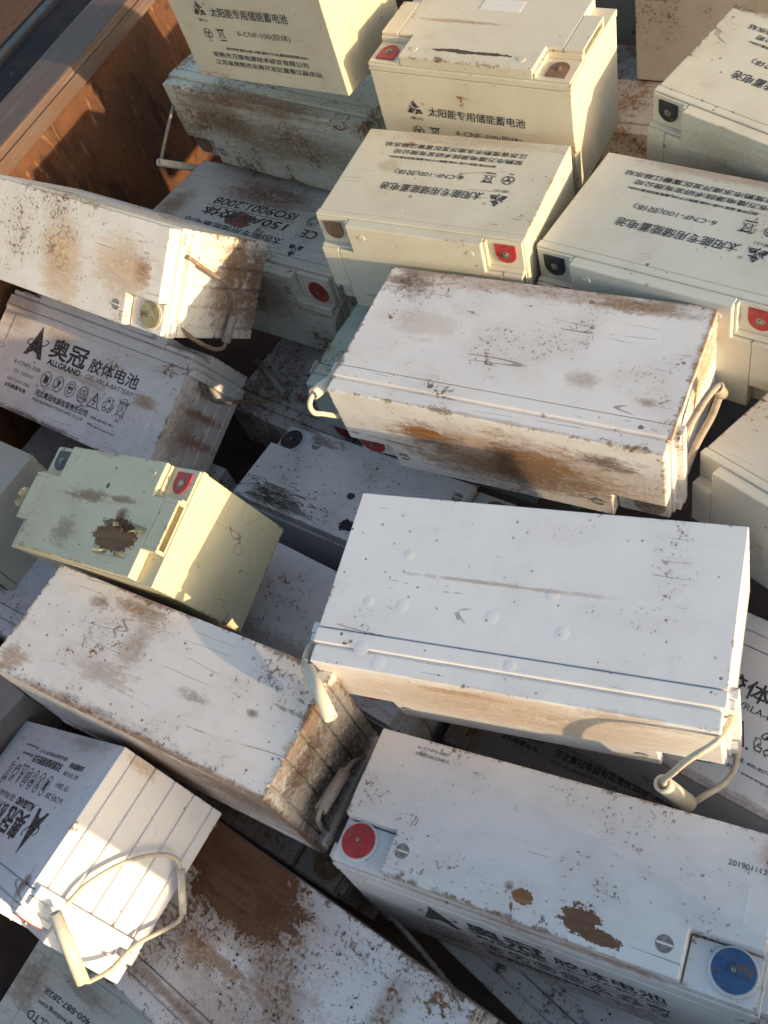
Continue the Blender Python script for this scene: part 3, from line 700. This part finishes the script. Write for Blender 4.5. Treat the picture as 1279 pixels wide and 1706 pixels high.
ob = white_battery('O', 'dirty white battery lying upside down, scratched base up, rust-caked sunlit edge', wp('O', edge=.6, base=(.74, .71, .68), tint=(.67, .64, .62), dust=.32, dustcol=(.46, .29, .17), dirt=.2, speck=.5, scr=.6, stains=(
    ((-70, -66, 0), (56, 14, 6), (.27, .17, .09), .85, .55), ((-135, -58, 0), (24, 12, 6), (.24, .14, .09), .8, .55), ((-40, -20, 0), (22, 44, 6), (.34, .24, .16), .65, .6), ((-60, 30, 0), (60, 20, 6), (.36, .25, .17), .6, .6), ((-214, 62, 0), (34, 26, 6), (.33, .18, .09), .75, .6), ((-60, 84, 0), (180, 14, 6), (.28, .18, .11), .75, .6),
    ((85, 10, 0), (30, 8, 4), (.13, .12, .12), .6, .7), ((170, 0, 0), (10, 6, 4), (.10, .09, .09), .8, .5), ((241, 0, 12), (10, 100, 22), (.40, .23, .10), .75, .5), ((241, 0, 150), (14, 170, 150), (.085, .06, .042), .93, .15), ((241, 20, 48), (12, 90, 26), (.13, .07, .032), .93, .5), ((0, 86, 120), (260, 8, 120), (.23, .135, .085), .75, .4), ((200, 86, 60), (160, 8, 90), (.17, .085, .045), .85, .5))))
handle(ob, [(246, -50, 196), (252, -33, 160), (262, -10, 122), (264, 54, 103), (258, 66, 140), (246, 60, 196)], [[(263, -5, 118), (264, 54, 103)]], r=3.6, gr=8.5, mat=M_GRIPD, gmat=M_GRIPD)
pb = white_battery('P', 'white battery on its side, ribbed end crossed by a sunbeam and a looping rope handle', wp('P', edge=.15, base=(.78, .77, .77), tint=(.72, .71, .72), dust=.08, dirt=.05, speck=.3, scr=.15, stains=(
    ((-215, -86, 195), (14, 8, 26), (.22, .09, .04), .9, .45), ((-120, -86, 8), (90, 8, 14), (.28, .25, .16), .5, .7), ((-241, -50, 8), (8, 30, 12), (.5, .3, .1), .6, .5))))
PBH = handle(pb, [(-244, -42, 194), (-252, -39, 188), (-255, -32, 159), (-255, -5, 117), (-257, 29, 88), (-259, 52, 81), (-260, 66, 88), (-260, 84, 108), (-259, 103, 133), (-259, 98, 151), (-258, 72, 184), (-252, 66, 202), (-262, 55, 224), (-272, 40, 240), (-277, 22, 250), (-274, -14, 230), (-272, -50, 206)], [[(-277, 24, 252), (-272, -54, 204)]], r=2.9, gr=8)
part('handle_grip', tube([(-260, 67, 88), (-260, 103, 132)], 5.2, 'grip_small', 12, False), M_GRIP, pb)
white_battery('Q', 'filthy white battery lying on its side with big rust-brown stains, partly under the rope handle', wp('Q', edge=.5, base=(.76, .73, .72), tint=(.68, .65, .64), dust=.32, dustcol=(.44, .27, .15), dirt=.45, speck=.6, scr=.6, stains=(
    ((-110, 86, 44), (175, 14, 95), (.26, .14, .07), .9, .2), ((-120, 86, 40), (118, 10, 60), (.13, .06, .026), .96, .34), ((-95, 86, 140), (90, 8, 22), (.30, .15, .05), .85, .65), ((10, 86, 120), (70, 8, 40), (.24, .13, .06), .7, .5), ((30, 86, 180), (220, 8, 60), (.36, .23, .14), .6, .4), ((150, 86, 60), (20, 8, 50), (.34, .27, .2), .6, .6), ((0, 86, 205), (250, 8, 10), (.23, .13, .08), .8, .5))), txt=None)
cream_battery('V', 'grey-cream battery on its side, blank face up, beside the muddy-lidded white one', cp('V', base=(.58, .58, .53), tint=(.52, .52, .47), dust=.16, dirt=.12, speck=.5, scr=.3, stains=(((-60, 86, 60), (40, 8, 34), (.42, .32, .22), .55, .5), ((-70, 86, 150), (20, 8, 10), (.07, .05, .04), .8, .6))), txt=False)
white_battery('T', 'shaded bluish-white battery lid up with one dark round terminal and black debris specks', wp('T', base=(.66, .67, .69), tint=(.58, .59, .61), dust=.22, dirt=.18, speck=.9, scr=.3, stains=(
    ((140, 66, 240), (90, 18, 4), (.10, .085, .06), .8, .8), ((-10, 60, 240), (18, 12, 4), (.02, .02, .022), .98, .35), ((20, 10, 240), (9, 7, 4), (.03, .03, .03), .95, .3), ((150, -70, 240), (60, 14, 4), (.14, .10, .07), .8, .7))), caps=(M_MUDCAP, M_BLACK), txt=None)
white_battery('U', 'shaded white battery lid up between the olive battery and the cleanest white one', wp('U', base=(.66, .66, .69), tint=(.58, .58, .61), dust=.25, dirt=.2, speck=.4, scr=.3, stains=(((0, 66, 240), (260, 26, 6), (.22, .18, .15), .7, .6),)), txt=None)
white_battery('X', 'white battery lying under the cleanest one, printed face up beside its hanging handle', wp('X', base=(.72, .71, .73), tint=(.66, .65, .67), dust=.15, dirt=.1, speck=.35, stains=(((150, -86, 30), (30, 8, 14), (.36, .22, .16), .6, .5), ((100, -86, 3), (240, 8, 10), (.25, .19, .15), .7, .5))))
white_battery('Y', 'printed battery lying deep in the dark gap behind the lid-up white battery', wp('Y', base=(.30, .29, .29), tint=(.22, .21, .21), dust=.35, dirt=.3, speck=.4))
sb = white_battery('S', 'dusty grey battery on its side below the lid-up white battery, bolt lying on it', wp('S', base=(.58, .58, .56), tint=(.48, .48, .46), dust=.35, dirt=.3, speck=.8, scr=.5, dustcol=(.3, .26, .22)), txt=None)
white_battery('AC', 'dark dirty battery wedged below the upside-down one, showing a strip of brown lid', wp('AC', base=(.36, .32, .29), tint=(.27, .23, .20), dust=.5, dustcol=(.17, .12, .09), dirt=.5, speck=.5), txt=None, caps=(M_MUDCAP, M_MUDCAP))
white_battery('R', 'pale green battery under the sunbeam battery, face up with company lettering and mud stains', wp('R', base=(.55, .60, .57), tint=(.48, .53, .50), dust=.25, dirt=.2, speck=.4, stains=(((215, -86, 60), (40, 8, 50), (.25, .18, .13), .8, .6), ((120, -86, 30), (60, 8, 16), (.25, .20, .15), .7, .6), ((60, -86, 215), (120, 8, 40), (.3, .2, .15), .6, .6))), txt=(R_TXT, R_EMB), name='green_battery', caps=(M_REDD, M_BLACK))
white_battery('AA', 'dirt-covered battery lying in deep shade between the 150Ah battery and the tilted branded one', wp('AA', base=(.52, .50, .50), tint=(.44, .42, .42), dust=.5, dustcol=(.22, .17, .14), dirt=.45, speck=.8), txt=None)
white_battery('AB', 'greenish battery on its side, one corner showing under the mud-smeared white one', wp('AB', base=(.46, .56, .53), tint=(.38, .48, .45), dust=.2, dirt=.2, speck=.5), txt=None, name='green_battery')
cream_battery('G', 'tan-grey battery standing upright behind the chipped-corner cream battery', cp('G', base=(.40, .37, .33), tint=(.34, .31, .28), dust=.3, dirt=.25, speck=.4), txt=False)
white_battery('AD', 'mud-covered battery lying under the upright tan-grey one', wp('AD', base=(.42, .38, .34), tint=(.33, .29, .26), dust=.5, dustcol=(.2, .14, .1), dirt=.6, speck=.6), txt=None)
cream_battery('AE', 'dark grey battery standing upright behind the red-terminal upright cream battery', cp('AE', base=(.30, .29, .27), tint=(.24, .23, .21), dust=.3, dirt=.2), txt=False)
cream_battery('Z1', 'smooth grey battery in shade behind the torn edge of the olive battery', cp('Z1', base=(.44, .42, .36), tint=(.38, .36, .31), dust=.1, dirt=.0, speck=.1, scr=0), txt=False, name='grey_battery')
white_battery('Z2', 'dirty white battery lying under the lower edge of the tilted branded battery', wp('Z2', base=(.60, .58, .58), tint=(.5, .48, .48), dust=.45, dirt=.4, speck=.6, stains=(((-60, 86, 150), (130, 8, 60), (.28, .22, .17), .7, .6),)), txt=None)
white_battery('Z3', 'bluish-white battery below the olive one, its dark ribbed end showing', wp('Z3', base=(.66, .66, .69), tint=(.58, .58, .62), dust=.2, dirt=.2, speck=.4), txt=None)
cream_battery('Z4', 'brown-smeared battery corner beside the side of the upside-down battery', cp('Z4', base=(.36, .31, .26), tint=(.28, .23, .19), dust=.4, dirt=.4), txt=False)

_ms = wp('stack', dust=.2, dirt=.15, speck=.3)  # unseen stack, added beyond the view to throw shade on the pile
for kk in ('ZA', 'ZB'):
    white_battery(kk, {'ZA': 'lower white battery of an unseen stack added for its shade', 'ZB': 'upper white battery of an unseen stack added for its shade'}[kk], _ms, txt=None)
cream_battery('ZE', 'cream battery on its side, topping an unseen stack added for its shade', cp('ZE', dust=.2, dirt=.1), txt=False)
# ------------------------------------------------------------------ small loose things
def bolt():
    o = bpy.data.objects.new('bolt', None); col.objects.link(o); o.location = (-.232, .060, .182)
    o.rotation_euler = (R_(80), R_(20), R_(30)); o['label'] = 'small bright metal bolt lying on the dusty grey battery'; o['category'] = 'bolt'
    part('bolt_head', B(lambda bm: disc(bm, 0, 0, 0, 6, 8, 6), 'bolt_head', .6, 1), M_METAL, o)
    part('bolt_shank', B(lambda bm: disc(bm, 0, 0, -18, -.05, 3.6, 12), 'bolt_shank', .3, 1), M_METAL, o)
bolt()

# ------------------------------------------------------------------ clutter: grit, dry grass, torn film, a loose cord
def to_world(key, p):
    q, t, s_ = POSE[key]; q = Quaternion(q); q.normalize()
    return q @ (Vector(p) * .001 * s_) + Vector(t)
def grit(label, key, spots, seed, size=1.0):
    rnd = random.Random(seed); bm = bmesh.new(); q = Quaternion(POSE[key][0])
    for (c0, ra, n) in spots:
        for _ in range(n):
            p = [c0[i] + ra[i] * rnd.gauss(0, .5) for i in range(3)]
            ctr = to_world(key, p); r = rnd.choice((.0006, .0008, .001, .0018)) * rnd.uniform(.7, 1.3) * size
            vs_ = [bm.verts.new(ctr + Vector((dx * rnd.uniform(.6, 1.2), dy * rnd.uniform(.6, 1.2), dz * rnd.uniform(.5, 1))) * r)
                   for dx, dy, dz in ((1, 0, 0), (-1, 0, 0), (0, 1, 0), (0, -1, 0), (0, 0, 1), (0, 0, -1))]
            for a, b_ in ((0, 2), (2, 1), (1, 3), (3, 0)):
                bm.faces.new((vs_[a], vs_[b_], vs_[4])); bm.faces.new((vs_[b_], vs_[a], vs_[5]))
    me = bpy.data.meshes.new('grit'); bm.to_mesh(me); bm.free(); me.materials.append(M_GRIT)
    o = bpy.data.objects.new('grit', me); col.objects.link(o); o['label'] = label; o['category'] = 'grit'; o['kind'] = 'stuff'
M_GRIT = simple('brown_grit', (.10, .065, .045), .9, .6, 120)
grit('brown grit scattered on the dirt-covered battery in deep shade', 'AA', [((0, 86.6, 120), (240, 0, 110), 500)], 1, 1.7)
grit('brown grit scattered on the filthy rust-stained battery', 'Q', [((-100, 86.6, 80), (150, 0, 90), 260), ((60, 86.6, 170), (150, 0, 60), 160)], 2)
grit('brown grit scattered on the shaded lid with the dark terminal', 'T', [((120, 40, 240.6), (120, 50, 0), 160)], 3)
grit('brown grit scattered on the dusty grey battery under the lid-up one', 'S', [((0, 86.6, 190), (240, 0, 60), 260)], 4)
grit('crumbs of dirt along the edge of the upside-down battery', 'O', [((-60, 80, -.4), (200, 6, 0), 120), ((236, 0, -.4), (4, 80, 0), 50)], 5, .6)
grit('crumbs of dirt along the far edge of the mud-smeared battery', 'D', [((0, 86.4, 12), (230, 0, 14), 120), ((-200, 86.4, 25), (30, 0, 26), 60)], 6, .6)
def dry_grass():
    rnd = random.Random(8); bm = bmesh.new()
    for _ in range(110):
        x = 150 + rnd.gauss(0, 34); y = 62 + rnd.gauss(0, 12); a = rnd.gauss(.35, .45); L = rnd.uniform(12, 44); h = rnd.uniform(.5, 5)
        d = Vector((-math.cos(a), -math.sin(a) * .6, 0)); n_ = Vector((-d.y, d.x, 0)) * rnd.uniform(.25, .55); prev = None
        for k_ in range(5):
            t = k_ / 4; c_ = Vector((x, y, 240.9 + h * math.sin(math.pi * t))) + d * L * (t - .5) + Vector((0, 5 * t * t, 0))
            ring = [bm.verts.new(to_world('T', c_ + n_)), bm.verts.new(to_world('T', c_ - n_)), bm.verts.new(to_world('T', c_ + Vector((0, 0, .6))))]
            if prev:
                for i in range(3): bm.faces.new((prev[i], prev[(i + 1) % 3], ring[(i + 1) % 3], ring[i]))
            prev = ring
    me = bpy.data.meshes.new('dry_grass'); bm.to_mesh(me); bm.free(); me.materials.append(simple('dry_grass', (.10, .075, .045), .9, .5, 200))
    o = bpy.data.objects.new('dry_grass', me); col.objects.link(o); o['label'] = 'tuft of dark dry grass on the shaded lid with the dark terminal'; o['category'] = 'grass'; o['kind'] = 'stuff'
dry_grass()
def film(base_pts, tip, n=9, seed=1):
    """thin torn sheet curling away from its root line"""
    rnd = random.Random(seed)
    def fn(bm):
        a, b_ = Vector(base_pts[0]), Vector(base_pts[1]); tp = Vector(tip); rows = []
        for j in range(4):
            t = j / 3; row = []
            for i in range(n + 1):
                u = i / n; jag = rnd.uniform(.55, 1.15) if j == 3 else 1
                p = a.lerp(b_, u) + tp * t * jag * (1 - .5 * abs(2 * u - 1)) + Vector((0, 0, 1)) * (9 * t * t * (.6 + .4 * math.sin(u * 9)))
                row.append(bm.verts.new(p * .001))
            rows.append(row)
        for r0, r1 in zip(rows, rows[1:]):
            for i in range(n): bm.faces.new((r0[i], r0[i + 1], r1[i + 1], r1[i]))
        ext = bmesh.ops.solidify(bm, geom=bm.faces[:], thickness=.0005)
    return B(fn, 'torn_film')
nb = [o for o in bpy.data.objects if o.name.startswith('olive_battery')][0]
nm = [o for o in nb.children if o.name.startswith('case')][0].material_slots[0].material
part('torn_film', film([(-128, 14, 213.2), (-66, 8, 213.2)], (8, 20, 0), 12, 3), nm, nb)
part('torn_film', film([(-112, 62, 213.2), (-44, 66, 213.2)], (0, -9, -3), 14, 5), nm, nb)
part('torn_film', film([(163, -6, 212), (163, 26, 212)], (26, 4, -4), 6, 7), nm, nb)
cord = tube([(-390, 61, 243), (-353, 48, 262), (-323, 35, 252), (-290, 19, 234), (-257, 2, 214)], 3.6, 'cord', 10, True, False, True)
cord.materials[0] = M_GRIPD
co_ = bpy.data.objects.new('cord', cord); col.objects.link(co_); co_['label'] = 'grey twisted cord in the gap beside the rust-stained battery'; co_['category'] = 'cord'
